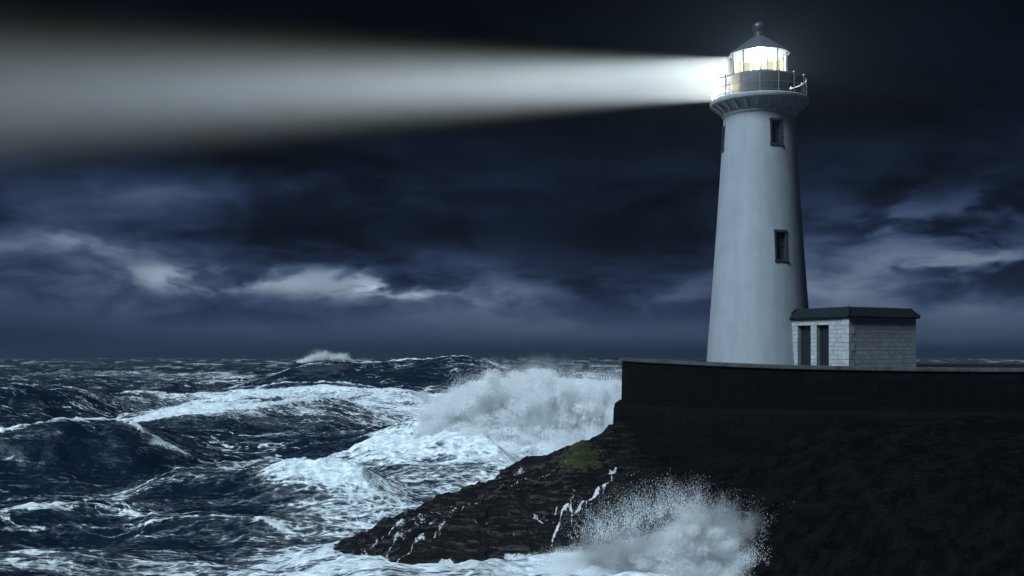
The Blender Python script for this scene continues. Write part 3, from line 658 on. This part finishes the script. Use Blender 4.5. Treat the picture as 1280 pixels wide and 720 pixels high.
# 1. the breaker bursting behind the wall
top1 = lambda u: float(np.interp(u, [0, .12, .25, .36, .46, .55, .62, .72, .82, .9, 1], [4.4, 6.0, 7.6, 8.5, 8.2, 8.6, 8.2, 7.2, 7.9, 7.6, 7.0]))
p0, s0 = puffs(320, 620, (-8.0, 10.5), lambda u: 99-9*u, lambda u: 1.2, lambda u: top1(u)-.95, .036, 1.15, .85)
def b1(u): x = -7.0+17*u+rng.normal(0, .3); return np.array([x, 99-9*u+rng.normal(0, 1.6), rng.uniform(1.5, 4.2)])
p1, s1 = jets(b1, 1400, 190, lambda u: max(1.2, top1(u)-2.6)*.95, .26, (.10, -.08), .026, .34)
def b1c(u): x = -6.0+16*u+rng.normal(0, .3); return np.array([x, 98-9*u+rng.normal(0, 1.2), 4.4])
p1c, s1c = jets(b1c, 240, 320, lambda u: max(1.5, top1(u)-4.2)*1.1, .36, (.22, -.05), .026, .26); p1 = np.concatenate([p1, p1c]); s1 = np.concatenate([s1, s1c])
p1b, s1b = puffs(160, 200, (-5.5, 7.0), lambda u: 91-8*u, lambda u: .3, lambda u: 3.2, .034, .8, 1.4)
o = droplets('spray', np.concatenate([p0, p1, p1b]), np.concatenate([s0, s1, s1b]))
tag(o, 'broad white burst of spray from the wave breaking behind the stone wall', 'sea spray', kind='stuff')
# 2. spray in the cove in front of the wall
top2 = lambda u: float(np.interp(u, [0, .2, .45, .6, .72, .85, 1], [.5, .9, 1.3, 2.2, 3.1, 3.0, 1.8]))
p2, s2 = puffs(300, 800, (1.6, 9.0), lambda u: 45.6-1.8*u, lambda u: -.1, lambda u: top2(u)*.85, .0068, .75, 1.2)
arc = poly([(3.6, 47.4, .9), (4.6, 47.6, 1.3), (5.6, 47.6, 1.9), (7.0, 47.3, 2.3), (8.3, 46.6, 2.2)])
p2b, s2b = jets(arc, 300, 50, lambda u: 1.9, .40, (-.25, -.1), .0095, .20)
b2 = poly([(2.6, 45.2, .3), (5.0, 44.6, .6), (7.0, 44.2, 1.0), (9.2, 43.6, 1.0)])
p2c, s2c = jets(b2, 300, 90, lambda u: 2.6*(.3+.7*min(1, u*1.5)), .35, (.05, .0), .008, .2)
o = droplets('spray', np.concatenate([p2, p2b, p2c]), np.concatenate([s2, s2b, s2c]), None, 3.0)
tag(o, 'misty white spray rising in front of the dark rocks in the lower right', 'sea spray', kind='stuff')
mist('mist', (5.9, 44.3, .7), (4.9, 2.2, 1.8), 1.8, o, .9); mist('mist', (7.9, 44.2, 1.9), (2.4, 1.7, 2.0), 1.1, o, 1.1)
# 3. the far crest breaking on the horizon
b3 = poly([(-46.5, 248, 7.2), (-44, 248, 7.6), (-41, 248, 7.8), (-38, 248, 7.6), (-36, 248, 7.3)])
p3, s3 = jets(b3, 260, 60, lambda u: float(np.interp(u, [0, .25, .45, .6, .78, 1], [.6, 1.8, 2.9, 1.2, 2.2, .5])), .30, (.15, 0), .06, .45)
o = droplets('spray', p3, s3); tag(o, 'small white spray crest far out on the horizon', 'sea spray', kind='stuff')

# ------------------------------------------------------------------ haze
m, t = mat('sea_air'); M['haze'] = m
t.out(t.n('ShaderNodeVolumePrincipled', ins={'Color': (.54, .72, 1.0, 1), 'Density': .00055, 'Anisotropy': .78}).outputs[0], True)
bm = bmesh.new(); add_box(bm, (0, 0, 12.5), (9400, 9400, 33.0)); o = obj('haze', bm, M['haze']); tag(o, kind='stuff')

# ------------------------------------------------------------------ render settings
sc.view_settings.view_transform = 'Standard'; sc.view_settings.look = 'None'; sc.view_settings.exposure = 0; sc.view_settings.gamma = 1
sc.render.engine = 'CYCLES'
cy = sc.cycles; cy.max_bounces = 9; cy.diffuse_bounces = 8; cy.glossy_bounces = 2; cy.transparent_max_bounces = 12; cy.volume_bounces = 0; cy.use_denoising = True
cy.caustics_reflective = False; cy.caustics_refractive = False
